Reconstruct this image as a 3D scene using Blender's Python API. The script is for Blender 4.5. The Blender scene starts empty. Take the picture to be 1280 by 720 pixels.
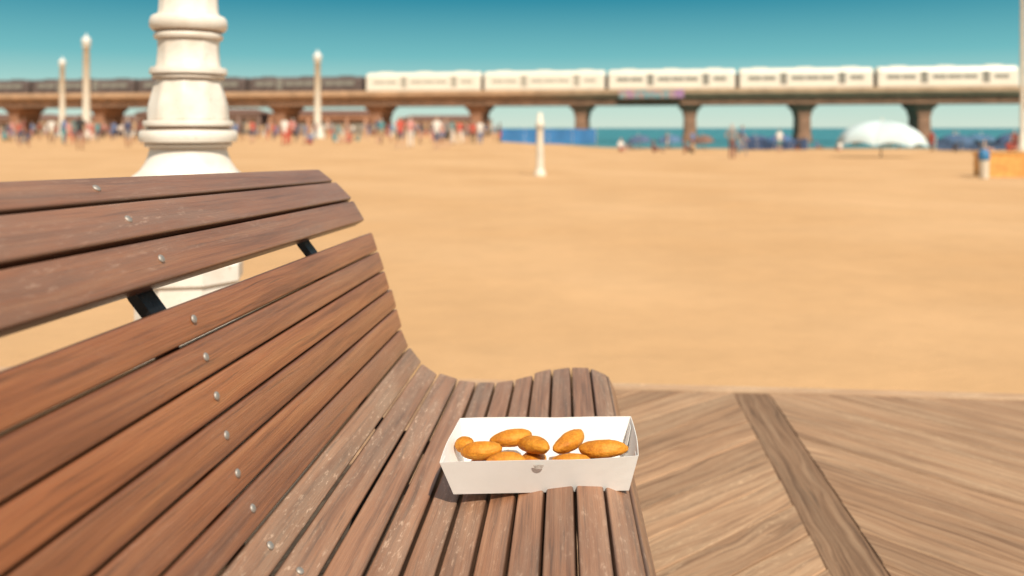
import bpy, bmesh, math, random
from mathutils import Vector, Matrix, noise
random.seed(7)
S = bpy.context.scene
COL = S.collection
R = math.radians

# ------------------------------------------------------------------ materials
def new_mat(name):
    m = bpy.data.materials.new(name); m.use_nodes = True
    nt = m.node_tree; b = nt.nodes["Principled BSDF"]
    return m, nt, b
def N(nt, typ, **kw):
    n = nt.nodes.new(typ)
    for k, v in kw.items():
        if k.startswith("i_"): n.inputs[k[2:].replace("_", " ")].default_value = v
        else: setattr(n, k, v)
    return n
def ramp(nt, src, stops):
    r = nt.nodes.new("ShaderNodeValToRGB")
    e = r.color_ramp.elements
    while len(e) < len(stops): e.new(0.5)
    for el, (p, c) in zip(e, stops):
        el.position = p; el.color = (c[0], c[1], c[2], 1) if hasattr(c, "__len__") else (c, c, c, 1)
    nt.links.new(src, r.inputs[0]); return r
def mixc(nt, f, a, b, mode='MIX'):
    m = nt.nodes.new("ShaderNodeMix"); m.data_type = 'RGBA'; m.blend_type = mode
    for i, v in ((0, f), (6, a), (7, b)):
        if isinstance(v, bpy.types.NodeSocket): nt.links.new(v, m.inputs[i])
        elif hasattr(v, "__len__"): m.inputs[i].default_value = (*v[:3], 1)
        else: m.inputs[i].default_value = v if i == 0 else (v, v, v, 1)
    return m.outputs[2]
def bump(nt, b, src, strength=.3, dist=.01):
    n = nt.nodes.new("ShaderNodeBump"); n.inputs["Strength"].default_value = strength
    n.inputs["Distance"].default_value = dist
    nt.links.new(src, n.inputs["Height"]); nt.links.new(n.outputs[0], b.inputs["Normal"])
def noise_tex(nt, vec, scale, detail=4, rough=.6):
    n = N(nt, "ShaderNodeTexNoise"); n.inputs["Scale"].default_value = scale
    n.inputs["Detail"].default_value = detail; n.inputs["Roughness"].default_value = rough
    if vec is not None: nt.links.new(vec, n.inputs["Vector"])
    return n
def simple(name, col, rough=.6, metal=0, var=.15, scale=20, bmp=.1, coord="Object"):
    m, nt, b = new_mat(name)
    tc = N(nt, "ShaderNodeTexCoord")
    n = noise_tex(nt, tc.outputs[coord], scale, 5)
    lo = tuple(c*(1-var) for c in col); hi = tuple(min(1, c*(1+var)) for c in col)
    r = ramp(nt, n.outputs[0], [(.3, lo), (.7, hi)])
    nt.links.new(r.outputs[0], b.inputs["Base Color"])
    b.inputs["Roughness"].default_value = rough; b.inputs["Metallic"].default_value = metal
    if bmp: bump(nt, b, n.outputs[0], bmp, .01)
    return m

def wood_mat(name, dark, mid, light, grey, wear, rough=.5, coat=.0, gs=1.0, wav=.6, blotch=.35, warp=.008, scuff=1.0, pore=.28):
    m, nt, b = new_mat(name)
    uv = N(nt, "ShaderNodeUVMap"); uv.uv_map = "UVMap"
    at = N(nt, "ShaderNodeAttribute"); at.attribute_name = "tone"
    sep = N(nt, "ShaderNodeSeparateColor"); nt.links.new(at.outputs["Color"], sep.inputs[0])
    k0 = N(nt, "ShaderNodeMapping"); k0.inputs["Scale"].default_value = (3.2, 9, 1); nt.links.new(uv.outputs[0], k0.inputs[0])
    wn = noise_tex(nt, k0.outputs[0], 1, 2, .5)
    wm = N(nt, "ShaderNodeMath", operation='MULTIPLY_ADD'); wm.inputs[1].default_value = 2*warp; wm.inputs[2].default_value = -warp
    nt.links.new(wn.outputs[0], wm.inputs[0])
    cx = N(nt, "ShaderNodeCombineXYZ"); nt.links.new(wm.outputs[0], cx.inputs[1])
    va = N(nt, "ShaderNodeVectorMath", operation='ADD'); nt.links.new(uv.outputs[0], va.inputs[0]); nt.links.new(cx.outputs[0], va.inputs[1])
    def mp(sx, sy):
        k = N(nt, "ShaderNodeMapping"); k.inputs["Scale"].default_value = (sx, sy, 1)
        nt.links.new(va.outputs[0], k.inputs[0]); return k.outputs[0]
    def mul(a, c):
        q = N(nt, "ShaderNodeMath", operation='MULTIPLY')
        for i, v in enumerate((a, c)):
            if isinstance(v, bpy.types.NodeSocket): nt.links.new(v, q.inputs[i])
            else: q.inputs[i].default_value = v
        return q.outputs[0]
    n1 = noise_tex(nt, mp(1.6*gs, 60*gs), 1, 8, .62); n1.inputs["Distortion"].default_value = wav
    n2 = noise_tex(nt, mp(6*gs, 420*gs), 1, 4, .7)
    n3 = noise_tex(nt, mp(2.6, 20), 1, 6, .7)
    n4 = noise_tex(nt, mp(34, 150), 1, 5, .75)
    n6 = noise_tex(nt, mp(3.5*gs, 150*gs), 1, 6, .7)
    base = ramp(nt, n1.outputs[0], [(.32, dark), (.5, mid), (.68, light)]).outputs[0]
    g = ramp(nt, n2.outputs[0], [(.35, .6), (.6, 1.0)]).outputs[0]
    base = mixc(nt, .7, base, g, 'MULTIPLY')
    base = mixc(nt, .8, base, ramp(nt, n6.outputs[0], [(.36, pore), (.45, 1.0)]).outputs[0], 'MULTIPLY')
    base = mixc(nt, mul(sep.outputs[1], wear), base, grey)
    mask = mul(ramp(nt, n3.outputs[0], [(.44, 0.0), (.62, 1.0)]).outputs[0], sep.outputs[1])
    base = mixc(nt, mul(mask, .6), base, tuple(c*.85 for c in grey))
    sc = mul(mul(ramp(nt, n4.outputs[0], [(.55, 0.0), (.64, 1.0)]).outputs[0], ramp(nt, n3.outputs[0], [(.46, 0.03), (.60, 1.0)]).outputs[0]), sep.outputs[1])
    base = mixc(nt, mul(sc, scuff), base, tuple(min(1, c*1.7) for c in grey))
    n5 = noise_tex(nt, mp(1.7, 9), 1, 3, .5)
    base = mixc(nt, blotch, base, ramp(nt, n5.outputs[0], [(.3, .5), (.5, 1.0)]).outputs[0], 'MULTIPLY')
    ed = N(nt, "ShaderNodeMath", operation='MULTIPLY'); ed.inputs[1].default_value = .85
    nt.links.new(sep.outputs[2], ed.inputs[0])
    base = mixc(nt, ed.outputs[0], base, tuple(c*.35 for c in dark))  # slat sides darkened in colour: shade of the gaps plus edge dirt
    tone = N(nt, "ShaderNodeCombineColor")
    for i in range(3): nt.links.new(sep.outputs[0], tone.inputs[i])
    base = mixc(nt, 1.0, base, tone.outputs[0], 'MULTIPLY')
    nt.links.new(base, b.inputs["Base Color"])
    rr = ramp(nt, n1.outputs[0], [(.3, max(.05, rough+.12)), (.7, rough-.04)])
    nt.links.new(rr.outputs[0], b.inputs["Roughness"])
    b.inputs["Coat Weight"].default_value = coat; b.inputs["Coat Roughness"].default_value = .28
    ad = N(nt, "ShaderNodeMath", operation='ADD')
    nt.links.new(n6.outputs[0], ad.inputs[0]); nt.links.new(n2.outputs[0], ad.inputs[1])
    bump(nt, b, ad.outputs[0], .5, .0016)
    return m

M_back = wood_mat("varnished_slat_wood", (.20,.060,.022), (.40,.130,.044), (.50,.190,.070), (.36,.225,.16), .40, .36, .25, 1.15, .5, .35, .006, .7, .45)
M_seat = wood_mat("weathered_slat_wood", (.13,.050,.024), (.34,.138,.062), (.46,.215,.108), (.44,.30,.21), .26, .42, .2, 1.1, .5, .35, .006, 1.0, .35)
M_board = wood_mat("boardwalk_wood", (.19,.090,.045), (.43,.235,.125), (.60,.365,.210), (.54,.36,.22), .22, .7, 0, .75, 1.3, .35, .026, .6, .4)
M_iron = simple("black_iron", (.015,.015,.017), .45, .6, .3, 40, .2)
M_bolt = simple("galvanised_steel", (.44,.40,.36), .6, .7, .25, 60, .1)
M_dark = simple("painted_gap_shade", (.06,.04,.03), .9)

# ------------------------------------------------------------------ helpers
def obj_from_bm(bm, name, mats, parent=None, smooth=False, recalc=True):
    if recalc: bmesh.ops.recalc_face_normals(bm, faces=bm.faces[:])
    me = bpy.data.meshes.new(name); bm.to_mesh(me); bm.free()
    if not isinstance(mats, (list, tuple)): mats = [mats]
    for m in mats: me.materials.append(m)
    if smooth:
        for p in me.polygons: p.use_smooth = True
    o = bpy.data.objects.new(name, me); COL.objects.link(o)
    if parent: o.parent = parent
    return o
def empty(name, loc, label, cat, rot=0, group=None):
    e = bpy.data.objects.new(name, None); COL.objects.link(e); e.location = loc
    e.rotation_euler = (0, 0, rot); e.empty_display_size = .1
    e["label"] = label; e["category"] = cat
    if group: e["group"] = group
    return e
def dup(o, loc):
    c = o.copy(); COL.objects.link(c); c.parent = o.parent; c.location = loc; return c
def meta(o, label, cat, group=None):
    o["label"] = label; o["category"] = cat
    if group: o["group"] = group
    return o
def box(bm, x0, x1, y0, y1, z0, z1, bev=0, mi=0):
    r = bmesh.ops.create_cube(bm, size=1)
    vs = r['verts']
    for v in vs:
        v.co = Vector(((x0+x1)/2+v.co.x*(x1-x0), (y0+y1)/2+v.co.y*(y1-y0), (z0+z1)/2+v.co.z*(z1-z0)))
    if bev:
        es = list(set(e for v in vs for e in v.link_edges))
        bmesh.ops.bevel(bm, geom=es, offset=bev, segments=2, affect='EDGES', profile=.5)
def lathe(bm, prof, n=24, ox=0, oy=0, mi=0, rfun=None, cap=True):
    rings = []
    for r, z in prof:
        ring = []
        for i in range(n):
            a = 2*math.pi*i/n
            rr = rfun(r, z, a) if rfun else r
            ring.append(bm.verts.new((ox+rr*math.cos(a), oy+rr*math.sin(a), z)))
        rings.append(ring)
    for a, b in zip(rings, rings[1:]):
        for i in range(n):
            f = bm.faces.new((a[i], a[(i+1) % n], b[(i+1) % n], b[i])); f.material_index = mi; f.smooth = True
    if cap:
        f = bm.faces.new(rings[0][::-1]); f.material_index = mi
        f = bm.faces.new(rings[-1]); f.material_index = mi
def sstep(a, b, x):
    t = max(0, min(1, (x-a)/(b-a))); return t*t*(3-2*t)

# ------------------------------------------------------------------ terrain
def ground_z(x, y):
    w = sstep(-6, 12, x)
    s = .0125*w + .0015*(1-w)
    yy = y+.091*x            # distance measured square to the boardwalk edge
    z = -.014 - .036*sstep(3.3, 4.6, yy) - s*max(0, y-3.2)
    z -= .03*(1-w)*max(0, y-260)
    if yy < 3.12: return -.3
    z += .012*noise.noise(Vector((x*1.3, y*1.3, 0)))*min(1, max(0, (yy-3.3)/2)) + .05*noise.noise(Vector((x*.15, y*.15, 3)))*min(1, max(0, (yy-3.3)/10))
    z += .006*noise.noise(Vector((x*2.1, y*3.0, 7)))
    return z
BW_ANG = R(-5.2)
def build_sand():
    ys = [-60, -20, -8, -2, 1, 2.0]
    y = 2.3
    while y < 320: ys.append(y); y += max(.06, y*.02)
    ys += [400, 600]
    xs = []
    x = 0
    while x < 400: xs.append(x); x += max(.12, x*.05)
    xs = [-a for a in xs[:0:-1]] + xs
    bm = bmesh.new(); g = []
    for yy in ys:
        g.append([bm.verts.new((xx, yy, max(-9, ground_z(xx, yy)))) for xx in xs])
    for a, b in zip(g, g[1:]):
        for i in range(len(xs)-1):
            bm.faces.new((a[i], a[i+1], b[i+1], b[i]))
    m, nt, b = new_mat("beach_sand")
    geo = N(nt, "ShaderNodeNewGeometry")
    n1 = noise_tex(nt, geo.outputs["Position"], .25, 4, .5)
    n2 = noise_tex(nt, geo.outputs["Position"], 5.0, 6, .65)
    n3 = noise_tex(nt, geo.outputs["Position"], 220, 3, .7)
    n7 = noise_tex(nt, geo.outputs["Position"], 1.1, 5, .6)
    c = ramp(nt, n1.outputs[0], [(.3, (.61,.355,.168)), (.7, (.71,.44,.23))]).outputs[0]
    c = mixc(nt, .16, c, ramp(nt, n2.outputs[0], [(.35, .7), (.6, 1.0)]).outputs[0], 'MULTIPLY')
    c = mixc(nt, .14, c, ramp(nt, n7.outputs[0], [(.35, .6), (.6, 1.0)]).outputs[0], 'MULTIPLY')
    c = mixc(nt, .25, c, ramp(nt, n3.outputs[0], [(.3, .65), (.55, 1.0)]).outputs[0], 'MULTIPLY')
    sp = N(nt, "ShaderNodeSeparateXYZ"); nt.links.new(geo.outputs["Position"], sp.inputs[0])
    wet = N(nt, "ShaderNodeMapRange"); wet.inputs[1].default_value = -1.02; wet.inputs[2].default_value = -1.12
    nt.links.new(sp.outputs[2], wet.inputs[0])
    c = mixc(nt, wet.outputs[0], c, (.24,.15,.09))
    nt.links.new(c, b.inputs["Base Color"]); b.inputs["Roughness"].default_value = .95
    b.inputs["Specular IOR Level"].default_value = .15
    ad = N(nt, "ShaderNodeMath", operation='MULTIPLY_ADD'); ad.inputs[1].default_value = 4.0
    nt.links.new(n2.outputs[0], ad.inputs[0]); nt.links.new(n3.outputs[0], ad.inputs[2])
    bump(nt, b, ad.outputs[0], .4, .012)
    o = obj_from_bm(bm, "sand_ground", m, smooth=True); o["kind"] = "structure"
    for p in o.data.polygons:
        if p.normal.z < 0: p.flip()
build_sand()

def build_sea():
    bm = bmesh.new()
    vs = [bm.verts.new(v) for v in ((-30000, 40, -1.12), (30000, 40, -1.12), (30000, 40000, -1.12), (-30000, 40000, -1.12))]
    bm.faces.new(vs)
    m, nt, b = new_mat("sea_water")
    geo = N(nt, "ShaderNodeNewGeometry")
    mp = N(nt, "ShaderNodeMapping"); mp.inputs["Scale"].default_value = (.12, .5, 1)
    nt.links.new(geo.outputs["Position"], mp.inputs[0])
    n = noise_tex(nt, mp.outputs[0], 1, 6, .65)
    c = ramp(nt, n.outputs[0], [(.35, (.01,.13,.17)), (.62, (.04,.26,.28)), (.74, (.5,.62,.58))])
    nt.links.new(c.outputs[0], b.inputs["Base Color"]); b.inputs["Roughness"].default_value = .35
    b.inputs["Specular IOR Level"].default_value = .25
    bump(nt, b, n.outputs[0], .6, .3)
    o = obj_from_bm(bm, "sea_water", m); o["kind"] = "structure"
build_sea()

# ------------------------------------------------------------------ boardwalk
def clip(poly, fn):
    out = []
    for i in range(len(poly)):
        a, b = poly[i], poly[(i+1) % len(poly)]
        fa, fb = fn(a), fn(b)
        if fa >= 0: out.append(a)
        if (fa >= 0) != (fb >= 0):
            t = fa/(fa-fb); out.append((a[0]+(b[0]-a[0])*t, a[1]+(b[1]-a[1])*t))
    return out
def build_boardwalk():
    bm = bmesh.new(); uvl = bm.loops.layers.uv.new("UVMap"); cl = bm.loops.layers.float_color.new("tone")
    VMAX, VMIN = 3.20, -5.0
    T = .035
    def plank(poly, du, dv, tone, wth):
        poly = clip(poly, lambda p: VMAX-p[1])
        if len(poly) < 3: return
        poly = clip(poly, lambda p: p[1]-VMIN)
        if len(poly) < 3: return
        ar = 0
        for i in range(len(poly)):
            a, b2 = poly[i], poly[(i+1) % len(poly)]; ar += a[0]*b2[1]-a[1]*b2[0]
        if abs(ar) < .002: return
        if ar < 0: poly = poly[::-1]
        dz = random.uniform(-.0012, .0012)
        cx = sum(p[0] for p in poly)/len(poly); cy = sum(p[1] for p in poly)/len(poly)
        off = (random.uniform(0, 50), random.uniform(0, 50))
        L = math.hypot(du, dv); ex, ey = du/L, dv/L
        def ins(p, k):
            ac = -(p[0]-cx)*ey+(p[1]-cy)*ex
            s = -k if ac > 0 else k
            return (p[0]-ey*s, p[1]+ex*s)
        top = [bm.verts.new((*ins(p, .003), dz)) for p in poly]
        midr = [bm.verts.new((*p, dz-.0025)) for p in poly]
        bot = [bm.verts.new((*p, -T)) for p in poly]
        fs = [bm.faces.new(top)]
        n = len(poly)
        for i in range(n):
            j = (i+1) % n
            fs.append(bm.faces.new((midr[i], midr[j], top[j], top[i])))
            fs.append(bm.faces.new((bot[i], bot[j], midr[j], midr[i])))
        for f in fs:
            for l in f.loops:
                x, y = l.vert.co.x, l.vert.co.y
                l[uvl].uv = (x*ex+y*ey+off[0], -x*ey+y*ex+off[1]+l.vert.co.z)
                l[cl] = (tone, wth, 0, 1)
    UC = .565; W = 1.55; hw = .062; w = .112; gap = .0025
    for k in range(-5, 6):
        c = UC + k*(W+2*hw)
        v = VMIN
        for l in (2.4, 1.9, 3.95):
            plank([(c-hw, v), (c+hw, v), (c+hw, v+l-.003), (c-hw, v+l-.003)], 0, 1, random.uniform(.60, .66), random.uniform(.1, .3))
            v += l
        u0, u1 = c+hw+.002, c+hw+W-.002
        sgn = -1 if k % 2 == 0 else 1
        st = w*math.sqrt(2)
        v = VMIN-W-.5
        while v < VMAX+W+.5:
            g2 = gap*math.sqrt(2)
            plank([(u0, v), (u1, v+sgn*W), (u1, v+sgn*W+st-g2), (u0, v+st-g2)], 1, sgn, random.uniform(.78, 1.02), random.uniform(.2, 1))
            v += st
    u = -9.5
    while u < 10:
        tone = random.uniform(1.1, 1.25)
        poly = [(u, VMAX+.003), (u+2.99, VMAX+.003), (u+2.99, VMAX+.075), (u, VMAX+.075)]
        vs = [bm.verts.new((*p, .002)) for p in poly]; vb = [bm.verts.new((*p, -.14)) for p in poly]
        fs = [bm.faces.new(vs)] + [bm.faces.new((vb[i], vb[(i+1) % 4], vs[(i+1) % 4], vs[i])) for i in range(4)]
        for f in fs:
            for l in f.loops:
                l[uvl].uv = (l.vert.co.x, l.vert.co.y+l.vert.co.z); l[cl] = (tone, 1.6, 0, 1)
        u += 3
    o = obj_from_bm(bm, "boardwalk_floor", M_board); o["kind"] = "structure"
    o.rotation_euler = (0, 0, BW_ANG)
    bm = bmesh.new(); box(bm, -9, 9, VMIN, VMAX-.02, -.2, -.04)  # dark box added under the planks; its colour stands for shade in the gaps
    o2 = obj_from_bm(bm, "boardwalk_gap_shade", M_dark); o2["kind"] = "structure"; o2.rotation_euler = (0, 0, BW_ANG)
build_boardwalk()

# ------------------------------------------------------------------ bench
BL = 2.55; TILT = .036
SL = [((-.437,.853),(-.403,.827)), ((-.398,.824),(-.361,.787)), ((-.357,.782),(-.331,.738))]
def curve_slats(cps, n, gap):
    pts = []
    P = [Vector(p) for p in cps]; P = [P[0]*2-P[1]]+P+[P[-1]*2-P[-2]]
    for i in range(1, len(P)-2):
        for k in range(24):
            t = k/24
            pts.append(.5*((2*P[i])+(P[i+1]-P[i-1])*t+(2*P[i-1]-5*P[i]+4*P[i+1]-P[i+2])*t*t+(3*P[i]-P[i-1]-3*P[i+1]+P[i+2])*t**3))
    pts.append(P[-2])
    cum = [0]
    for a, b in zip(pts, pts[1:]): cum.append(cum[-1]+(b-a).length)
    def at_(s):
        for i in range(1, len(cum)):
            if cum[i] >= s: return pts[i-1].lerp(pts[i], (s-cum[i-1])/max(1e-9, cum[i]-cum[i-1]))
        return pts[-1]
    p = cum[-1]/n
    return [(tuple(at_(i*p+gap/2)), tuple(at_((i+1)*p-gap/2))) for i in range(n)]
SL += curve_slats([(-.313,.713),(-.295,.660),(-.278,.610),(-.264,.560),(-.250,.510),(-.234,.466),(-.206,.427),(-.168,.3985),(-.1205,.3835)], 9, .0026)
NB = 9
# seat boards, slightly narrower, gently dished then rolling over the front edge
SL += curve_slats([(-.1205,.3835),(-.073,.380),(-.020,.383),(.030,.394),(.080,.408),(.125,.4165),(.165,.4175),(.198,.409),(.218,.392),(.230,.362)], 9, .0045)
bench = empty("park_bench", (0, 1.96, 0), "long weathered brown wooden slatted bench on the boardwalk", "bench", R(-3.4))
def slats(name, idx, wth, tonef, mat, th=.026):
    bm = bmesh.new(); uvl = bm.loops.layers.uv.new("UVMap"); cl = bm.loops.layers.float_color.new("tone")
    for i in idx:
        (u1, z1), (u2, z2) = SL[i]
        a = Vector((u1, z1)); c = Vector((u2, z2)); d = (c-a); L = d.length; d.normalize()
        nrm = Vector((-d.y, d.x))
        r = .0036
        cs = []; eg = []
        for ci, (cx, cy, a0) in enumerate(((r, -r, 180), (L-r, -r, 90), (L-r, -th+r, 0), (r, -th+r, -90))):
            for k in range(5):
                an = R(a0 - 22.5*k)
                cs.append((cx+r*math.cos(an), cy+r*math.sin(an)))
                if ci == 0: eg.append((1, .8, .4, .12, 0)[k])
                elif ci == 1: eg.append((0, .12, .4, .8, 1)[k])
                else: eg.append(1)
        jit = random.uniform(-.010, .009)
        st = [jit, jit-.002, jit-.006, jit-.011, jit-.018] + [-.15*q for q in range(1, 16)] + [-BL+.005, -BL+.0015, -BL]
        sc = [.62, .84, .95, .99, 1] + [1]*15 + [1, .9, .72]
        off = random.uniform(0, 60); off2 = random.uniform(0, 60); tone = tonef(i); ww = wth(i)
        per = [0]
        for k in range(1, len(cs)+1):
            p, q = cs[k-1], cs[k % len(cs)]; per.append(per[-1]+math.hypot(p[0]-q[0], p[1]-q[1]))
        rings = []
        sd = random.uniform(0, 99)
        for s, k in zip(st, sc):
            ring = []
            wob = .0014*noise.noise(Vector((s*1.6, sd, 0))); wob2 = .0006*noise.noise(Vector((s*2.1, sd+9, 0)))
            for (px, py) in cs:
                qx = L/2+(px-L/2)*(1-(1-k)*.6)+wob2; qy = -th/2+(py+th/2)*(1-(1-k)*.8)
                p2 = a+d*qx+nrm*(qy+wob)
                ring.append(bm.verts.new((p2.x, s, p2.y-TILT*s)))
            rings.append(ring)
        n = len(cs)
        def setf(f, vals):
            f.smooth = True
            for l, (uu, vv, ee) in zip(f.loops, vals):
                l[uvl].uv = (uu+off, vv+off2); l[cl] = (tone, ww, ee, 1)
        for ri in range(len(rings)-1):
            A, B = rings[ri], rings[ri+1]
            for k in range(n):
                j = (k+1) % n
                f = bm.faces.new((A[k], A[j], B[j], B[k]))
                e0, e1 = eg[k], eg[j]
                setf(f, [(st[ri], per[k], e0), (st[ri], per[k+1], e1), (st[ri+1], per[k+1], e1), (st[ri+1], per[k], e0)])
        for ring in (rings[0], rings[-1]):
            f = bm.faces.new(ring); setf(f, [(c[0]*.2, c[1], .5) for c in cs])
    return obj_from_bm(bm, name, mat, bench)
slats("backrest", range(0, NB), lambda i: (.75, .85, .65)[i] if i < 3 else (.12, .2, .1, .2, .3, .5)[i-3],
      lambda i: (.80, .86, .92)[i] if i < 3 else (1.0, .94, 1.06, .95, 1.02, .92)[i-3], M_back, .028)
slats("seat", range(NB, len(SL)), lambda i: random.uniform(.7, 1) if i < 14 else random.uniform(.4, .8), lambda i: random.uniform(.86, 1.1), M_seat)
def strap(s):
    th = .0285
    line = []
    for i, ((u1, z1), (u2, z2)) in enumerate(SL):
        a = Vector((u1, z1)); c = Vector((u2, z2)); d = (c-a).normalized(); nr = Vector((-d.y, d.x))
        line += [(a-nr*th, nr), (c-nr*th, nr)]
    bm = bmesh.new(); hw = .018
    prev = None
    for p, nr in line:
        q = p-nr*.012
        cur = [bm.verts.new((a.x, -s+w, a.y+TILT*s)) for a, w in ((p, -hw), (p, hw), (q, hw), (q, -hw))]
        if prev:
            for k in range(4): bm.faces.new((prev[k], prev[(k+1) % 4], cur[(k+1) % 4], cur[k]))
        else: bm.faces.new(cur)
        prev = cur
    bm.faces.new(prev)
    obj_from_bm(bm, "support_bracket", M_iron, bench)
for s in (.37, .99, 1.57, 2.16): strap(s)
def leg(s):
    bm = bmesh.new(); h = TILT*s
    def limb(pts):
        prev = None
        for (x, z, w) in pts:
            cur = [bm.verts.new((x+a, -s+b, z)) for a, b in ((-w, -.02), (w, -.02), (w, .02), (-w, .02))]
            if prev:
                for k in range(4): bm.faces.new((prev[k], prev[(k+1) % 4], cur[(k+1) % 4], cur[k]))
            else: bm.faces.new(cur)
            prev = cur
        bm.faces.new(prev)
    limb([(.14, .372+h, .030), (.145, .3, .022), (.165, .18, .018), (.18, .05, .022), (.19, .0, .045)])
    limb([(-.20, .375+h, .030), (-.23, .3, .022), (-.27, .15, .018), (-.31, .04, .022), (-.325, .0, .05)])
    limb([(-.235, .30, .008), (-.2, .29, .03), (-.02, .28, .03), (.13, .29, .03), (.15, .30, .008)])
    obj_from_bm(bm, "leg", M_iron, bench)
leg(.372); leg(2.162)
bm = bmesh.new(); lathe(bm, [(.0054, -.0004), (.0052, .0010), (.0040, .0022), (.0014, .0028)], 12)
bolt0 = obj_from_bm(bm, "bolt", M_bolt, bench)
first = True
for i, ((u1, z1), (u2, z2)) in enumerate(SL[:11]):
    s = .98
    b = bolt0 if first else bolt0.copy()
    if not first: COL.objects.link(b)
    first = False
    t = .5; d = Vector((u2-u1, 0, z2-z1)).normalized(); nr = Vector((-d.z, 0, d.x))
    b.parent = bench
    b.location = (u1+(u2-u1)*t, -s+random.uniform(-.005, .005), z1+(z2-z1)*t+TILT*s)
    b.location += nr*.0004
    b.rotation_euler = nr.to_track_quat('Z', 'Y').to_euler()

# ------------------------------------------------------------------ food tray
M_paper, nt, b = new_mat("white_paperboard")
tc = N(nt, "ShaderNodeTexCoord"); n = noise_tex(nt, tc.outputs["Object"], 18, 5); n2 = noise_tex(nt, tc.outputs["Object"], 300, 3)
c = ramp(nt, n.outputs[0], [(.3, (.89,.875,.84)), (.65, (.94,.93,.905))]).outputs[0]
nt.links.new(c, b.inputs["Base Color"]); b.inputs["Roughness"].default_value = .6
bump(nt, b, n2.outputs[0], .15, .0006)
tl = N(nt, "ShaderNodeBsdfTranslucent"); nt.links.new(c, tl.inputs[0])
mx = N(nt, "ShaderNodeMixShader"); mx.inputs[0].default_value = .12
nt.links.new(b.outputs[0], mx.inputs[1]); nt.links.new(tl.outputs[0], mx.inputs[2])
nt.links.new(mx.outputs[0], nt.nodes["Material Output"].inputs[0])
tray = empty("paper_food_tray", (.045, 1.308, .4300), "white open paperboard food tray of fried nuggets on bench", "food tray", R(-5))
tray.rotation_euler = (R(-.6), R(-2.9), R(-4))
def build_tray():
    bm = bmesh.new()
    bw, bd, tw, td, h, t = .124, .066, .139, .082, .052, .0009
    zz = [h-.001, h+.001, h+.004, h+.009]
    def rect(w, d, z, zs=None):
        o = []
        for i, (sx, sy) in enumerate(((-1,-1),(1,-1),(1,1),(-1,1))):
            o.append(Vector((sx*w, sy*d, z if zs is None else zs[i])))
        return o
    N_ = 9
    def loop(lv, inset):
        k = lv
        w = bw+(tw-bw)*k-inset; d = bd+(td-bd)*k-inset
        c4 = rect(w, d, 0, [q*k for q in zz])
        c4[3].x += .008*k
        if k == 0:
            for v in c4: v.z = inset
        out = []
        for i in range(4):
            a, b2 = c4[i], c4[(i+1) % 4]
            for j in range(N_):
                f = j/N_; p = a.lerp(b2, f)
                bul = math.sin(f*math.pi)*.0030*k
                p += Vector(((0,-1,0),(1,0,0),(0,1,0),(-1,0,0))[i])*bul
                p.z += (math.sin(f*math.pi*2+i)*.0009+math.sin(f*math.pi*5+i*2)*.0003)*k
                out.append(p)
        return out
    loops = [loop(k, 0) for k in (0, .33, .66, 1)] + [loop(k, t) for k in (1, .66, .33, 0)]
    R_ = [[bm.verts.new(p) for p in l] for l in loops]
    n = len(R_[0])
    for A, B in zip(R_, R_[1:]):
        for i in range(n): bm.faces.new((A[i], A[(i+1) % n], B[(i+1) % n], B[i]))
    bm.faces.new(R_[0][::-1]); bm.faces.new(R_[-1])
    obj_from_bm(bm, "tray_body", M_paper, tray)
    for sx in (-1, 1):
        for sy in (-1, 1):
            if sx < 0 and sy > 0: continue
            bm = bmesh.new()
            def P(k, d, o):
                w = bw+(tw-bw)*k-o; dd = bd+(td-bd)*k-.002
                return Vector((sx*w, sy*(dd-d), k*h*.96+.001))
            q = [P(.02, 0, .0018), P(.98, 0, .0018), P(.96, .03, .0019), P(.35, .036, .0019)]
            q2 = [v-Vector((sx*.0007, 0, 0)) for v in q]
            a = [bm.verts.new(v) for v in q]; b3 = [bm.verts.new(v) for v in q2]
            bm.faces.new(a); bm.faces.new(b3[::-1])
            for i in range(4): bm.faces.new((a[i], a[(i+1) % 4], b3[(i+1) % 4], b3[i]))
            obj_from_bm(bm, "corner_flap", M_paper, tray)
    bm = bmesh.new()
    y0 = -td-.0036
    pts = []
    for i in range(9):
        a = math.pi*i/8; pts.append((.0075*math.cos(a), -.007*math.sin(a)))
    top = [bm.verts.new((x, y0-z*.31, .046+z)) for x, z in pts]
    bot = [bm.verts.new((v.co.x, v.co.y-.0007, v.co.z)) for v in top]
    bm.faces.new(top); bm.faces.new(bot[::-1])
    for i in range(len(top)): bm.faces.new((top[i], top[(i+1) % len(top)], bot[(i+1) % len(top)], bot[i]))
    obj_from_bm(bm, "locking_tab", simple("tab_card", (.62,.57,.52), .6, 0, .4, 140, .3), tray)
build_tray()

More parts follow.
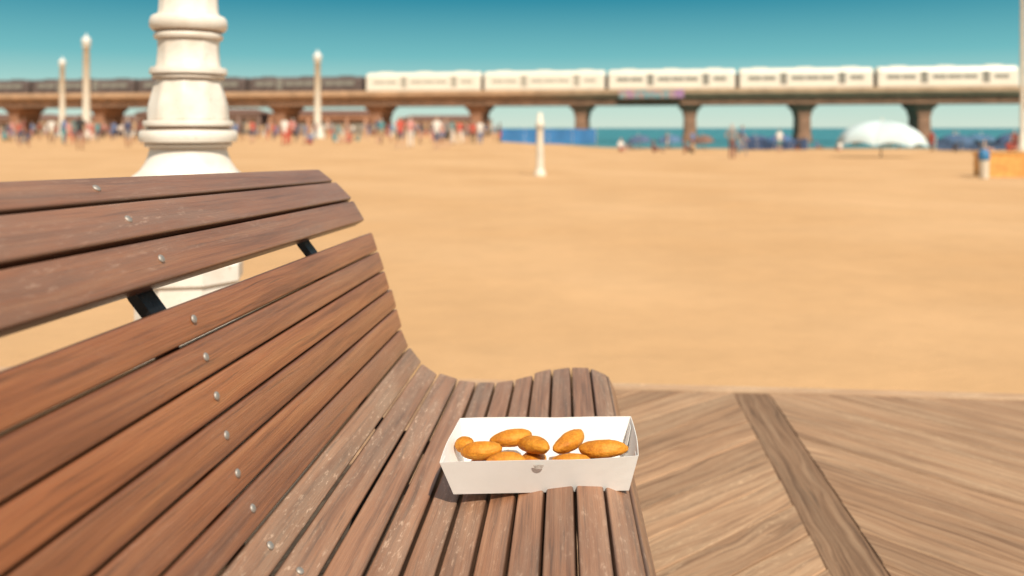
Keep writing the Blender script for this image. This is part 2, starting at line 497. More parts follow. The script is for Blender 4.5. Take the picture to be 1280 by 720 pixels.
M_nug, nt, b = new_mat("fried_batter")
tc = N(nt, "ShaderNodeTexCoord")
n = noise_tex(nt, tc.outputs["Object"], 40, 6, .65); n2 = noise_tex(nt, tc.outputs["Object"], 300, 5, .7)
c = ramp(nt, n.outputs[0], [(.28, (.40,.120,.010)), (.5, (.66,.245,.018)), (.75, (.80,.38,.045))]).outputs[0]
c = mixc(nt, .4, c, ramp(nt, n2.outputs[0], [(.35, .5), (.6, 1.0)]).outputs[0], 'MULTIPLY')
nt.links.new(c, b.inputs["Base Color"]); b.inputs["Roughness"].default_value = .58
b.inputs["Specular IOR Level"].default_value = .35
b.inputs["Subsurface Weight"].default_value = .12; b.inputs["Subsurface Radius"].default_value = (.01, .004, .002); b.inputs["Subsurface Scale"].default_value = .4
bump(nt, b, n2.outputs[0], .7, .0013)
def nugget(x, y, z, L, W, H, yaw, pitch, seed, lab):
    bm = bmesh.new(); bmesh.ops.create_icosphere(bm, subdivisions=5, radius=1)
    for v in bm.verts:
        p = v.co.copy(); q = p+Vector((seed*7.1, 0, 0))
        k = 1+.07*noise.noise(q*1.1)+.035*noise.noise(q*3.5)+.018*noise.noise(q*9)
        tap = 1-.05*p.x*(1 if seed % 2 else -1)
        pw = 1+.10*(1-abs(p.x))
        v.co = Vector((p.x*L*k, p.y*W*k*tap*pw + .09*L*(p.x**2-.3)*(1 if seed % 3 else -1), p.z*H*k*tap))
    o = obj_from_bm(bm, "fried_nugget", M_nug, smooth=True)
    m = Matrix.Translation(tray.location) @ tray.rotation_euler.to_matrix().to_4x4() @ Matrix.Translation((x, y, z)) @ Matrix.Rotation(R(yaw), 4, 'Z') @ Matrix.Rotation(R(-pitch), 4, 'Y')
    o.matrix_world = m
    meta(o, lab, "fried food", "fried nuggets in the paper tray")
G = "golden fried nugget lying in the white paper tray"
nugget(-.087, -.022, .046, .031, .0150, .0125, 1, 3, 1, G)
nugget(-.046, .018, .049, .032, .0155, .0120, 10, 5, 2, G)
nugget(-.009, -.010, .047, .034, .0150, .0120, -50, 6, 3, "curved golden fried nugget leaning across the others in the tray")
nugget(.042, .002, .047, .033, .0148, .0120, 52, 8, 4, "golden fried nugget tipped upward in the white paper tray")
nugget(.092, -.026, .045, .036, .0150, .0125, -4, 1, 5, "long golden fried nugget lying flat in the paper tray")
nugget(-.049, -.045, .038, .029, .0130, .0115, 3, 0, 6, G)
nugget(.044, -.050, .036, .029, .0130, .0115, 6, 0, 7, G)
nugget(-.116, .010, .044, .022, .0125, .0115, -60, 14, 8, "small pale orange nugget against the side of the tray")
nugget(-.012, -.010, .022, .034, .0180, .0140, 80, 0, 12, G)
nugget(.066, -.018, .019, .034, .0180, .0140, 10, 0, 13, G)
nugget(-.080, -.012, .019, .034, .0180, .0140, 20, 0, 14, G)

# ------------------------------------------------------------------ ornate lamp post
M_post, nt, b = new_mat("aged_cream_paint")
geo = N(nt, "ShaderNodeNewGeometry")
n = noise_tex(nt, geo.outputs["Position"], 5, 6, .7); n2 = noise_tex(nt, geo.outputs["Position"], 40, 5, .7)
c = ramp(nt, n.outputs[0], [(.3, (.72,.62,.51)), (.55, (.88,.82,.73))]).outputs[0]
c = mixc(nt, ramp(nt, n2.outputs[0], [(.60, 0.0), (.74, .6)]).outputs[0], c, (.50,.33,.20))
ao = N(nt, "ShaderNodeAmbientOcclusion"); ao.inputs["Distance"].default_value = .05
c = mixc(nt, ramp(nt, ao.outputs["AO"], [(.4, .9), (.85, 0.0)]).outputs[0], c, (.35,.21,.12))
nt.links.new(c, b.inputs["Base Color"]); b.inputs["Roughness"].default_value = .5
bump(nt, b, n2.outputs[0], .3, .003)
def ornate_post():
    e = empty("street_lamp", (-1.065, 2.9, 0), "ornate cream painted cast iron lamp post beside the bench", "lamp post", R(11))
    k = .002636
    def Z(y): return .945-(y-160)*k
    prof = [(.20, 0), (.20, .05), (.185, .07), (.185, .10), (.166, .12), (.160, .42), (.160, .44), (.172, .45), (.172, .50),
            (.164, .51), (.162, Z(320)), (.166, Z(262)), (.184, Z(258)), (.186, Z(240)), (.184, Z(224)), (.172, Z(222)), (.170, Z(219)), (.148, Z(211)), (.134, Z(203)), (.125, Z(194)), (.121, Z(187)),
            (.121, Z(184)), (.134, Z(183.5)), (.137, Z(181)), (.134, Z(178.5)), (.134, Z(178)), (.150, Z(177)), (.154, Z(172)), (.153, Z(166)), (.148, Z(163)), (.132, Z(162.5)), (.128, Z(160)), (.128, Z(158)), (.140, Z(157.5)), (.142, Z(154)), (.139, Z(151)), (.127, Z(150.5)), (.129, Z(142)), (.125, Z(130)),
            (.116, Z(117)), (.107, Z(106)), (.102, Z(101)), (.102, Z(99)), (.112, Z(98.5)), (.114, Z(96)), (.112, Z(94)), (.112, Z(93.5)), (.121, Z(93)), (.122, Z(89)), (.119, Z(85.5)), (.104, Z(85)), (.101, Z(80)), (.097, Z(64)), (.097, Z(50)),
            (.106, Z(49.5)), (.109, Z(46)), (.106, Z(43)), (.101, Z(42.5)), (.101, Z(40)), (.113, Z(39)), (.121, Z(35)), (.122, Z(29)), (.119, Z(24)), (.112, Z(21)), (.099, Z(20.5)), (.094, Z(14)), (.092, Z(0)),
            (.088, 1.7), (.075, 2.6), (.062, 3.4), (.062, 3.42), (.085, 3.44), (.085, 3.5), (.05, 3.52)]
    def rf(r, z, a):
        if Z(20.4) < z < 3.4: return r*(1-.03*abs(math.cos(a*6)))
        if Z(84.9) < z < Z(50.2): return r*(1-.04*abs(math.cos(a*5)))
        if Z(150) < z < Z(101.5): return r*(1-.05*abs(math.cos(a*5)))
        if z < Z(218.8):
            m = (a+math.pi/8) % (math.pi/4)-math.pi/8
            return r*.96/math.cos(m)
        return r
    bm = bmesh.new(); lathe(bm, prof, 96, rfun=rf)
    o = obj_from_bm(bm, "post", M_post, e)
    o.data.set_sharp_from_angle(angle=R(34))
    bm = bmesh.new(); lathe(bm, [(.05, 3.52), (.14, 3.62), (.2, 3.8), (.19, 3.95), (.12, 4.08), (.05, 4.13)], 32)
    obj_from_bm(bm, "globe", simple("frosted_glass", (.8,.8,.76), .3, 0, .05), e)
    bm = bmesh.new(); lathe(bm, [(.06, 4.13), (.05, 4.17), (.015, 4.22), (.02, 4.26), (.003, 4.33)], 16)
    obj_from_bm(bm, "finial", M_post, e)
ornate_post()

M_white = simple("weathered_white_paint", (.74,.67,.56), .5, 0, .15, 3, .05)
M_globe = simple("lamp_glass", (.75,.74,.70), .25, 0, .05)
def lamp_master(loc, h, w, lab):
    e = empty("street_lamp", loc, lab, "lamp post", 0, "white lamp posts along the beach")
    bm = bmesh.new()
    lathe(bm, [(w*2.1, -.3), (w*2.1, .4), (w*1.6, .5), (w*1.5, 1.2), (w*1.15, 1.35), (w, 1.6), (w*.75, h-1.0), (w*1.1, h-.95), (w*1.1, h-.85), (w*.6, h-.8)], 16)
    obj_from_bm(bm, "post", M_white, e)
    bm = bmesh.new()
    lathe(bm, [(w*.6, h-.8), (w*1.1, h-.65), (w*1.2, h-.4), (w*1.0, h-.1), (w*.4, h+.05), (.02, h+.4)], 16)
    obj_from_bm(bm, "lamp_head", M_globe, e)
def at(sx, d):
    return (sx-640)/1100*d
for sx, d, h, w in ((108, 88, 10.2, .38), (78, 125, 10.9, .42), (397, 96, 9.3, .40), (1278, 62, 13, .16)):
    x = at(sx, d); lamp_master((x, d, ground_z(x, d)), h, w, "tall slender white lamp post standing on the beach")

# ------------------------------------------------------------------ viaduct
M_conc = simple("sandy_concrete", (.48,.31,.19), .85, 0, .2, .6, .1)
M_beam = simple("brown_girder", (.26,.145,.085), .8, 0, .3, .5, .1)
M_pier = simple("brown_concrete_pier", (.31,.16,.095), .85, 0, .3, .7, .1)
M_rail = simple("dark_steel_rail", (.08,.06,.055), .6, .3)
via = empty("railway_viaduct", (0, 138.4, 0), "long tan concrete railway viaduct on flared brown piers", "viaduct", -math.atan2(30, 163))
bm = bmesh.new()
box(bm, -170, 130, -4, 4, 5.5, 6.5, .05)
for yy in (-4.2, 4.2): box(bm, -170, 130, yy-.2, yy+.2, 6.05, 6.75, .03)
for i in range(-32, 26): box(bm, i*5-.15, i*5+.15, -4.46, -4.38, 6.0, 6.7)
obj_from_bm(bm, "deck", M_conc, via)
bm = bmesh.new()
box(bm, -170, 130, -3.5, 3.5, 4.45, 5.51); box(bm, -170, 130, -3.75, 3.75, 4.45, 4.62)
x = -168
while x < 130: box(bm, x, x+.18, -3.70, -3.49, 4.61, 5.5); x += 2.7
obj_from_bm(bm, "girder", M_beam, via)
def pier_mesh():
    bm = bmesh.new()
    prof = [(-3, 1.15, 2.9), (-.2, 1.08, 2.8), (.0, .96, 2.7), (2.6, .88, 2.7), (2.7, .98, 2.8), (3.0, 1.0, 2.8), (3.6, 1.2, 2.9), (3.9, 1.45, 3.1), (3.95, 1.65, 3.3), (4.46, 1.7, 3.3)]
    prev = None
    for z, a, b_ in prof:
        cur = []
        for px, py in ((-1,-.9),(-.85,-1),(.85,-1),(1,-.9),(1,.9),(.85,1),(-.85,1),(-1,.9)):
            cur.append(bm.verts.new((px*a, py*b_, z)))
        if prev:
            for k in range(8): bm.faces.new((prev[k], prev[(k+1) % 8], cur[(k+1) % 8], cur[k]))
        else: bm.faces.new(cur[::-1])
        prev = cur
    bm.faces.new(prev)
    return bm
p0 = obj_from_bm(pier_mesh(), "pier", M_pier, via); p0.location = (-5.2, 0, 0)
for i in range(-8, 8):
    if i: dup(p0, (-5.2+16.3*i, 0, 0))
bm = bmesh.new()
for zz in (7.2, 7.65): box(bm, -170, -24, -4.13, -4.07, zz, zz+.06)
x = -170
while x < -24: box(bm, x, x+.08, -4.15, -4.05, 6.74, 7.7); x += 2.0
obj_from_bm(bm, "railing", M_rail, via)
m, nt, b = new_mat("faded_mural"); tc = N(nt, "ShaderNodeTexCoord")
n = noise_tex(nt, tc.outputs["Object"], .55, 3, .6)
c = ramp(nt, n.outputs[0], [(.35, (.40,.20,.36)), (.47, (.48,.30,.24)), (.56, (.12,.34,.36)), (.66, (.50,.26,.22))]).outputs[0]
nt.links.new(c, b.inputs["Base Color"])
bm = bmesh.new(); box(bm, 17.0, 26.5, -4.52, -4.48, 5.4, 6.6, 0); obj_from_bm(bm, "painted_panel", m, via)

# ------------------------------------------------------------------ trains
M_cw = simple("white_train_paint", (.84,.77,.65), .35, 0, .05, .5, 0)
M_cd = simple("dark_train_paint", (.13,.095,.085), .4, 0, .2, .5, 0)
M_win = simple("train_glass", (.26,.24,.20), .2, 0, .3, 1, 0)
M_win2 = simple("pale_train_glass", (.42,.38,.31), .3, 0, .2, 1, 0)
M_und = simple("dark_underframe", (.05,.04,.035), .8)
def train_car(lx, L, z0, h, mat, wmat, lab, grp, nwin, wh, wz):
    ang = -math.atan2(30, 163); ca, sa = math.cos(ang), math.sin(ang)
    cx = lx+L/2
    e = empty("train_car", (cx*ca, 138.4+cx*sa, z0), lab, "train", ang, grp)
    bm = bmesh.new()
    hw = 1.45
    sec = [(-hw*.96, .45), (-hw, .7), (-hw, h*.80)]
    for k in range(1, 8):
        a = math.pi*k/8; sec.append((-hw*math.cos(a), h*.80+(h*.20)*math.sin(a)))
    sec += [(hw, h*.80), (hw, .7), (hw*.96, .45)]
    prev = None
    for x, s in ((-L/2, .9), (-L/2+.12, .97), (-L/2+.4, 1), (L/2-.4, 1), (L/2-.12, .97), (L/2, .9)):
        cur = [bm.verts.new((x, y*s, .45+(z-.45)*(s*.5+.5))) for y, z in sec]
        n = len(cur)
        if prev:
            for k in range(n): bm.faces.new((prev[k], prev[(k+1) % n], cur[(k+1) % n], cur[k]))
        else: bm.faces.new(cur)
        prev = cur
    bm.faces.new(prev)
    obj_from_bm(bm, "body", mat, e)
    pitch = (L-2.4)/nwin
    bm = bmesh.new(); box(bm, -pitch*.46, pitch*.46, -.03, .03, -wh/2, wh/2, .02); w0 = obj_from_bm(bm, "window", wmat, e)
    bm = bmesh.new(); box(bm, -.5, .5, -.03, .03, -.95, .75, .02); d0 = obj_from_bm(bm, "door", wmat, e)
    fw = fd = True
    for side in (-1, 1):
        for i in range(nwin):
            x = -L/2+1.2+pitch*(i+.5); y = side*(hw-.005)
            if i % 4 == 2:
                if fd: d0.location = (x, y, wz+.35); fd = False
                else: dup(d0, (x, y, wz+.35))
            else:
                if fw: w0.location = (x, y, wz+wh/2); fw = False
                else: dup(w0, (x, y, wz+wh/2))
    # dark gangway between cars
    bm = bmesh.new(); box(bm, -.3, .3, -.8, .8, .5, 2.6, .05)
    g0 = obj_from_bm(bm, "gangway", M_und, e); g0.location = (-L/2-.22, 0, 0)
    bm = bmesh.new(); box(bm, -L/2+.6, L/2-.6, -1.2, 1.2, .3, .46)
    for bx in (-L/2+3, L/2-3):
        box(bm, bx-1.5, bx+1.5, -1.1, 1.1, .15, .31)
        for wx in (-1, 1):
            r = bmesh.ops.create_cone(bm, cap_ends=True, segments=16, radius1=.4, radius2=.4, depth=2.1)
            for v_ in r['verts']:
                c_ = v_.co.copy(); v_.co = Vector((bx+wx+c_.x, c_.z, .4+c_.y))
    obj_from_bm(bm, "underframe", M_und, e)
    bm = bmesh.new(); box(bm, -1.1, 1.1, -.6, .6, -.05, .1, .04)
    r0 = obj_from_bm(bm, "roof_unit", mat, e); r0.location = (-L/2+3, 0, h)
    dup(r0, (0, 0, h)); dup(r0, (L/2-3, 0, h))
for i in range(5):
    train_car(-23.6+19.4*i, 18.8, 6.4, 3.45, M_cw, M_win if i > 1 else M_win2, "white passenger train car running on the viaduct", "white train cars on the viaduct", 8, .6 if i > 1 else .45, 1.6)
for i in range(4):
    train_car(-43.9-20.2*i, 19.6, 6.4, 2.95, M_cd, M_win, "dark brown passenger train car on the viaduct", "dark train cars on the viaduct", 10, .7, 1.45)

# ------------------------------------------------------------------ distant pavilions
walls = [(.42,.27,.18), (.30,.19,.14), (.5,.38,.27), (.25,.17,.14), (.45,.25,.16)]
def pavilion(x0, x1, y, h, col):
    cx = (x0+x1)/2; w = x1-x0
    e = empty("beach_pavilion", (cx, y, -1), "long low tan seafront pavilion with tall openings", "building", 0)
    mw = simple("pavilion_wall", col, .85, 0, .2, .4, .1)
    bm = bmesh.new()
    box(bm, -w/2, w/2, .6, 10, 0, h); n = max(3, int(w/4)); p = w/n
    for i in range(n+1): box(bm, -w/2+i*p-.35, -w/2+i*p+.35, -.4, .62, 0, h-.9)
    box(bm, -w/2-.3, w/2+.3, -.45, .64, h-.9, h-.02)
    obj_from_bm(bm, "wall", mw, e)
    bm = bmesh.new(); box(bm, -p/2+.6, p/2-.6, .55, .595, .2, h-1.5)
    w0 = obj_from_bm(bm, "window", M_win, e); w0.location = (-w/2+.5*p, 0, 0)
    for i in range(1, n): dup(w0, (-w/2+(i+.5)*p, 0, 0))
    bm = bmesh.new()
    vs = [bm.verts.new(v_) for v_ in ((-w/2-.7, -.9, h), (w/2+.7, -.9, h), (w/2+.7, 10.5, h), (-w/2-.7, 10.5, h), (-w/2+2, 5, h+1.1), (w/2-2, 5, h+1.1))]
    for f in ((0,1,5,4), (1,2,5), (2,3,4,5), (3,0,4), (3,2,1,0)): bm.faces.new([vs[k] for k in f])
    obj_from_bm(bm, "roof", simple("pavilion_roof", (.20,.11,.08), .8, 0, .2, .5), e)
xx = -150
i = 0
while xx < -8:
    w = random.uniform(16, 28); pavilion(xx, min(xx+w, -4), 195+random.uniform(-8, 12), random.uniform(3.6, 5.2), walls[i % 5]); xx += w+random.uniform(1, 5); i += 1

# ------------------------------------------------------------------ people
def skel(pose):
    J = {}
    def j(n, x, y, z, r, r2=None): J[n] = ((x, y, z), (r, r2 or r))
    E = []
    if pose == "sit":
        j("pel", 0, 0, .14, .15, .12)
        j("spi", 0, .03, .34, .13, .1); j("che", 0, .02, .54, .155, .11); j("nec", 0, 0, .68, .055)
        j("h1", 0, -.02, .75, .072); j("h2", 0, -.02, .84, .088); j("h3", 0, 0, .91, .05)
        for s, k in ((1, "l"), (-1, "r")):
            j("sh"+k, .17*s, .02, .60, .055); j("el"+k, .25*s, -.10, .40, .042); j("wr"+k, .17*s, -.32, .34, .03); j("ha"+k, .14*s, -.40, .34, .028)
            j("hi"+k, .1*s, -.05, .12, .09); j("kn"+k, .15*s, -.42, .38, .062); j("an"+k, .12*s, -.62, .06, .042); j("to"+k, .13*s, -.75, .04, .034)
    else:
        st = {"stand": (0, 0), "walk": (.24, -.22), "stand2": (.05, -.04), "wave": (.02, 0)}[pose]
        j("pel", 0, 0, .93, .145, .105); j("spi", 0, 0, 1.12, .125, .095); j("che", 0, .01, 1.31, .16, .11); j("nec", 0, .0, 1.46, .055)
        j("h1", 0, -.015, 1.53, .07); j("h2", 0, -.015, 1.61, .088); j("h3", 0, 0, 1.69, .05)
        for s, k, f in ((1, "l", st[0]), (-1, "r", st[1])):
            j("sh"+k, .175*s, .01, 1.38, .056)
            if pose == "wave" and s == 1:
                j("el"+k, .36*s, -.05, 1.46, .042); j("wr"+k, .32*s, -.1, 1.70, .03); j("ha"+k, .31*s, -.11, 1.79, .028)
            elif pose == "stand2":
                j("el"+k, .31*s, .06, 1.14, .042); j("wr"+k, .20*s, -.08, .99, .03); j("ha"+k, .14*s, -.10, .97, .028)
            else:
                j("el"+k, .24*s, .03+f*.5, 1.12, .043); j("wr"+k, .26*s, -.04+f*.9, .89, .03); j("ha"+k, .26*s, -.07+f, .80, .028)
            j("hi"+k, .09*s, -f*.1, .87, .092); j("kn"+k, .10*s, -f*.75-.01, .49, .062); j("an"+k, .105*s, -f*.95+.04+abs(f)*.15*(1 if f < 0 else 0), .08+(.08 if f < -.1 else 0), .041)
            j("to"+k, .12*s, -f*.95-.12, .04, .034)
    for a, b_, l in (("pel","spi","shirt"),("spi","che","shirt"),("che","nec","shirt"),("nec","h1","skin"),("h1","h2","skin"),("h2","h3","hair")): E.append((a, b_, l))
    for k in "lr":
        E += [("che","sh"+k,"shirt"), ("sh"+k,"el"+k,"sleeve"), ("el"+k,"wr"+k,"skin"), ("wr"+k,"ha"+k,"skin"),
              ("pel","hi"+k,"pants"), ("hi"+k,"kn"+k,"pants"), ("kn"+k,"an"+k,"calf"), ("an"+k,"to"+k,"skin")]
    return J, E
def person_mesh(pose, long_pants):
    J, E = skel(pose); names = list(J)
    bm = bmesh.new(); sk = bm.verts.layers.skin.verify()
    V = {}
    for n_ in names:
        v = bm.verts.new(J[n_][0]); v[sk].radius = J[n_][1]; v[sk].use_root = (n_ == "pel"); V[n_] = v
    for a, b_, _ in E: bm.edges.new((V[a], V[b_]))
    me = bpy.data.meshes.new("tmp"); bm.to_mesh(me); bm.free()
    o = bpy.data.objects.new("tmp", me); COL.objects.link(o)
    sm = o.modifiers.new("s", 'SKIN'); sm.use_smooth_shade = True
    su = o.modifiers.new("u", 'SUBSURF'); su.levels = 1; su.render_levels = 1
    bpy.context.view_layer.update()
    out = bpy.data.meshes.new_from_object(o.evaluated_get(bpy.context.evaluated_depsgraph_get()))
    bpy.data.objects.remove(o)
    out.name = "person"
    out.materials.clear()
    for m_ in range(4): out.materials.append(None)
    IDX = {"skin": 0, "shirt": 1, "sleeve": 1, "pants": 2, "calf": 2 if long_pants else 0, "hair": 3}
    head = Vector(J["h2"][0])
    for p in out.polygons:
        c = p.center; best = None
        for a, b_, l in E:
            A, B = Vector(J[a][0]), Vector(J[b_][0]); t = max(0, min(1, (c-A).dot(B-A)/(B-A).length_squared))
            d = (c-(A+(B-A)*t)).length/(J[a][1][0]*(1-t)+J[b_][1][0]*t)
            if best is None or d < best[0]: best = (d, l, t)
        mi = IDX[best[1]]
        if best[1] == "sleeve" and best[2] > .65: mi = 0
        if (c-head).length < .13 and (c.z > head.z+.035 or c.y > head.y+.03): mi = 3
        p.material_index = mi; p.use_smooth = True
    return out
MESH = {(p, l): person_mesh(p, l) for p in ("stand", "walk", "stand2", "wave", "sit") for l in (False, True)}
skins = [simple("skin", c, .55, 0, .05, 10, 0) for c in ((.50,.27,.17), (.38,.19,.11), (.22,.11,.07), (.58,.36,.26))]
hairs = [simple("hair", c, .6, 0, .1, 20, 0) for c in ((.03,.02,.015), (.09,.045,.02), (.25,.15,.06), (.5,.45,.4))]
SH = {"red": (.55,.10,.07), "white": (.75,.70,.64), "navy": (.06,.07,.13), "pink": (.6,.28,.25), "teal": (.10,.28,.30), "black": (.035,.03,.03), "grey": (.28,.26,.25), "tan": (.5,.34,.2), "blue": (.12,.20,.38), "maroon": (.22,.07,.06)}
shm = {k: simple("cloth_"+k, v, .85, 0, .1, 8, 0) for k, v in SH.items()}
def person(x, y, pose, rot, shirt, pants, lp=False, grp="people on the beach", hs=1.0):
    o = bpy.data.objects.new("person", MESH[(pose, lp)]); COL.objects.link(o)
    o.location = (x, y, ground_z(x, y)); o.rotation_euler = (0, 0, R(rot)); o.scale = (hs, hs, hs)
    mats = [random.choice(skins), shm[shirt], shm[pants], random.choice(hairs)]
    for s, m_ in zip(o.material_slots, mats): s.link = 'OBJECT'; s.material = m_
    act = {"stand": "standing", "walk": "walking", "stand2": "standing, hands together", "wave": "raising one arm", "sit": "sitting"}[pose]
    meta(o, f"person in {shirt} top, {pants} {'trousers' if lp else 'shorts'}, {act} on sand", "person", grp)
keys = list(SH)
spec = [(500, 45, "walk", 20, "red", "navy"), (513, 47, "stand", 190, "pink", "white"), (546, 44, "stand2", 0, "white", "navy"), (558, 48, "walk", -60, "grey", "black"),
        (915, 40, "stand2", 150, "grey", "maroon"), (928, 47, "walk", 80, "blue", "grey"), (100, 42, "stand", 200, "black", "maroon"), (30, 50, "walk", 90, "maroon", "navy"),
        (356, 52, "stand", 10, "white", "red"), (160, 50, "walk", 200, "navy", "grey"), (776, 58, "sit", 20, "white", "red"), (600, 60, "stand", 0, "white", "blue")]
for sx, d, p, r_, a, b_ in spec: person(at(sx, d), d, p, r_, a, b_, random.random() < .4, hs=random.uniform(.96, 1.05))
sx = -20
while sx < 625:
    d = random.uniform(56, 115)
    p = random.choice(["stand", "walk", "walk", "stand2", "stand", "wave", "sit"] if d < 70 else ["stand", "walk", "stand2", "wave"])
    person(at(sx, d), d, p, random.uniform(0, 360), random.choice(keys), random.choice(keys), random.random() < .4, hs=random.uniform(.88, 1.08))
    sx += random.uniform(2.5, 8)
for k in range(18):
    sx = random.uniform(750, 1275); d = random.uniform(56, 80)
    person(at(sx, d), d, random.choice(["sit", "sit", "stand", "walk"]), random.uniform(0, 360), random.choice(keys), random.choice(keys), hs=random.uniform(.9, 1.05))

# ------------------------------------------------------------------ umbrellas etc.
def umbrella(x, y, r, rim, h, col, lab, tilt=(0, 0), grp=None):
    z = ground_z(x, y)
    e = empty("beach_umbrella", (x, y, z), lab, "beach umbrella", random.random(), grp)
    e.rotation_euler = (R(tilt[0]), R(tilt[1]), random.random()*.5)
    mt = simple("umbrella_cloth", col, .8, 0, .06, 2, 0); mt2 = simple("umbrella_cloth_panel", tuple(c*.82 for c in col), .8, 0, .06, 2, 0)
    bm = bmesh.new(); n = 48; rings = []
    for k in range(0, 9):
        t = k/8; rr = r*math.sin(t*math.pi/2*.97); zz = rim+h*math.cos(t*math.pi/2*.97)
        rings.append([bm.verts.new((rr*(1-.07*t*abs(math.sin(a*4)))*math.cos(a), rr*(1-.07*t*abs(math.sin(a*4)))*math.sin(a), zz+ .08*r*t*t*abs(math.sin(a*4)))) for a in (2*math.pi*i/n for i in range(n))] if k else [bm.verts.new((0, 0, rim+h))])
    for i in range(n): bm.faces.new((rings[0][0], rings[1][i], rings[1][(i+1) % n]))
    for A, B in zip(rings[1:], rings[2:]):
        for i in range(n): f = bm.faces.new((A[i], A[(i+1) % n], B[(i+1) % n], B[i])); f.material_index = (i*8//n) % 2; f.smooth = True
    obj_from_bm(bm, "canopy", [mt, mt2], e)
    bm = bmesh.new(); lathe(bm, [(.04, -.3), (.035, rim+h+.02), (.06, rim+h+.05), (.01, rim+h+.18)], 10)
    obj_from_bm(bm, "pole", M_white, e)
GU = "beach umbrellas on the sand"
umbrella(at(1101, 46), 46, 2.25, .50, 1.38, (.66,.76,.76), "large white dome beach umbrella standing on the sand", (0, 2), GU)
for sx, d, r_, c_, l_ in ((800, 76, 1.1, (.09,.13,.22), "navy blue"), (838, 80, 1.2, (.10,.18,.30), "dusty blue"), (880, 78, 1.0, (.22,.12,.09), "brown"), (945, 76, 1.3, (.06,.10,.19), "navy blue"),
                       (975, 72, 1.2, (.07,.14,.28), "dusty blue"), (1195, 64, 1.2, (.07,.13,.23), "navy blue"), (1225, 68, 1.3, (.08,.17,.28), "dusty blue"), (1262, 63, 1.0, (.06,.1,.19), "navy blue")):
    umbrella(at(sx, d), d, r_, .55, .75, c_, f"{l_} beach umbrella planted low on the sand", (random.uniform(-8, 8), random.uniform(-10, 10)), GU)
def windbreak(sx0, sx1, d, h, col, lab):
    x0, x1 = at(sx0, d), at(sx1, d); xm = (x0+x1)/2; w = x1-x0
    e = empty("windbreak_fence", (xm, d, ground_z(xm, d)), lab, "windbreak", 0, "canvas windbreaks on the beach")
    m_ = simple("windbreak_canvas", col, .8, 0, .15, 1.2, 0)
    bm = bmesh.new(); n = 40; g = []
    for z in (.1, h*.5, h): g.append([bm.verts.new((-w/2+w*i/n, .12*math.sin(i*math.pi/5)*(1 if z > .2 else .6), z-.05*abs(math.sin(i*math.pi/10)))) for i in range(n+1)])
    for A, B in zip(g, g[1:]):
        for i in range(n): f = bm.faces.new((A[i], A[i+1], B[i+1], B[i])); f.smooth = True
    obj_from_bm(bm, "canvas", m_, e)
    bm = bmesh.new(); lathe(bm, [(.035, -.3), (.03, h+.12), (.01, h+.15)], 8)
    s0 = obj_from_bm(bm, "stake", M_white, e); s0.location = (-w/2, .03, 0)
    for i in range(1, 5): dup(s0, (-w/2+w*i/4, .03, 0))
windbreak(626, 745, 82, 1.5, (.04,.18,.42), "bright blue canvas windbreak staked in the sand")
windbreak(925, 1010, 74, 1.0, (.04,.07,.15), "dark navy canvas windbreak staked in the sand")
windbreak(1170, 1300, 70, 1.0, (.05,.09,.17), "dark blue canvas windbreak staked in the sand")

x, y = at(675, 19.8), 19.8
e = empty("marker_post", (x, y, ground_z(x, y)), "short white painted marker post standing in sand", "post")
bm = bmesh.new(); lathe(bm, [(.13, -.2), (.13, .08), (.10, .12), (.085, .2), (.08, 1.1), (.095, 1.13), (.095, 1.2), (.07, 1.23), (.06, 1.38), (.03, 1.42)], 20)
obj_from_bm(bm, "post", M_white, e)
bm = bmesh.new(); lathe(bm, [(.097, 1.05), (.099, 1.06), (.099, 1.12), (.097, 1.125)], 20)
obj_from_bm(bm, "collar", simple("grey_collar", (.4,.36,.32), .5), e)
x, y = at(1230, 20.3), 20.3
e = empty("litter_bin", (x, y, ground_z(x, y)), "slim white litter bin with blue top on sand", "litter bin")
bm = bmesh.new(); lathe(bm, [(.09, 0), (.10, .03), (.105, .42), (.11, .44)], 24); obj_from_bm(bm, "body", M_white, e)
bm = bmesh.new(); lathe(bm, [(.115, .44), (.12, .47), (.12, .60), (.09, .66), (.04, .69)], 24); obj_from_bm(bm, "lid", simple("blue_plastic", (.05,.20,.40), .4), e)
M_yel = simple("yellow_pine", (.72,.36,.10), .6, 0, .25, 6, .2)
x, y = at(1240, 22), 22.2
e = empty("wooden_storage_box", (x, y, ground_z(x+.6, y)), "low yellow pine slatted wooden box on the sand", "wooden box")
bm = bmesh.new()
for k in range(4): box(bm, .02, 1.38, -.02, .02, .0+k*.145, .135+k*.145, .006); box(bm, .02, 1.38, .68, .72, .0+k*.145, .135+k*.145, .006)
for k in range(4): box(bm, 0.0, .04, .03, .67, .0+k*.145, .135+k*.145, .006); box(bm, 1.36, 1.4, .03, .67, .0+k*.145, .135+k*.145, .006)
obj_from_bm(bm, "side_panel", M_yel, e)
bm = bmesh.new()
for k in range(5): box(bm, -.04, 1.44, -.05+k*.162, .1+k*.162, .585, .62, .006)
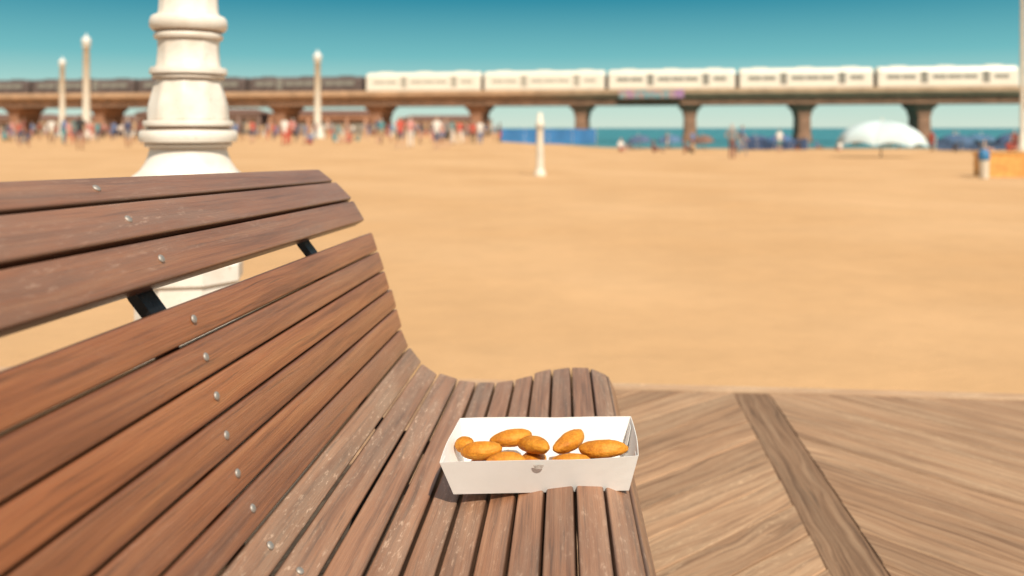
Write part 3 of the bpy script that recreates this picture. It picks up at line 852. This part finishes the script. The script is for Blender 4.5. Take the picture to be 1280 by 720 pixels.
obj_from_bm(bm, "lid", M_yel, e)

# ------------------------------------------------------------------ light, sky, camera
SUN_AZ, SUN_EL = R(160), R(48)
w = bpy.data.worlds.new("World"); S.world = w; w.use_nodes = True
nt = w.node_tree; bg = nt.nodes["Background"]
sky = N(nt, "ShaderNodeTexSky"); sky.sky_type = 'NISHITA'; sky.sun_disc = False
sky.sun_elevation = SUN_EL; sky.sun_rotation = SUN_AZ
tc = N(nt, "ShaderNodeTexCoord"); sp = N(nt, "ShaderNodeSeparateXYZ"); nt.links.new(tc.outputs["Generated"], sp.inputs[0])
rp = ramp(nt, sp.outputs[2], [(0.0, (.68,.80,.68)), (.035, (.47,.73,.65)), (.08, (.16,.50,.53)), (.145, (.012,.25,.35)), (.35, (.30,.36,.40)), (1.0, (.46,.47,.47))])
sc = N(nt, "ShaderNodeVectorMath", operation='SCALE'); sc.inputs[3].default_value = 10.0
nt.links.new(rp.outputs[0], sc.inputs[0])
c = mixc(nt, .94, sky.outputs[0], sc.outputs[0])
nt.links.new(c, bg.inputs[0]); bg.inputs[1].default_value = .1
sl = bpy.data.lights.new("sun", 'SUN'); sl.energy = 5.0; sl.angle = R(.6); sl.color = (1, .91, .77)
so = bpy.data.objects.new("sun", sl); COL.objects.link(so)
dirv = Vector((math.sin(SUN_AZ)*math.cos(SUN_EL), math.cos(SUN_AZ)*math.cos(SUN_EL), math.sin(SUN_EL)))
so.rotation_euler = dirv.to_track_quat('Z', 'Y').to_euler(); so.location = (3, -3, 6)
cam = bpy.data.cameras.new("camera"); co = bpy.data.objects.new("camera", cam); COL.objects.link(co)
co.location = (0, 0, .945); co.rotation_euler = (R(90), 0, 0)
cam.lens = 30.94; cam.sensor_width = 36; cam.shift_y = -.15625
cam.clip_start = .05; cam.clip_end = 60000
cam.dof.use_dof = True; cam.dof.focus_distance = 1.20; cam.dof.aperture_fstop = 3.5
S.camera = co
S.view_settings.view_transform = 'Standard'; S.view_settings.look = 'None'; S.view_settings.exposure = 0
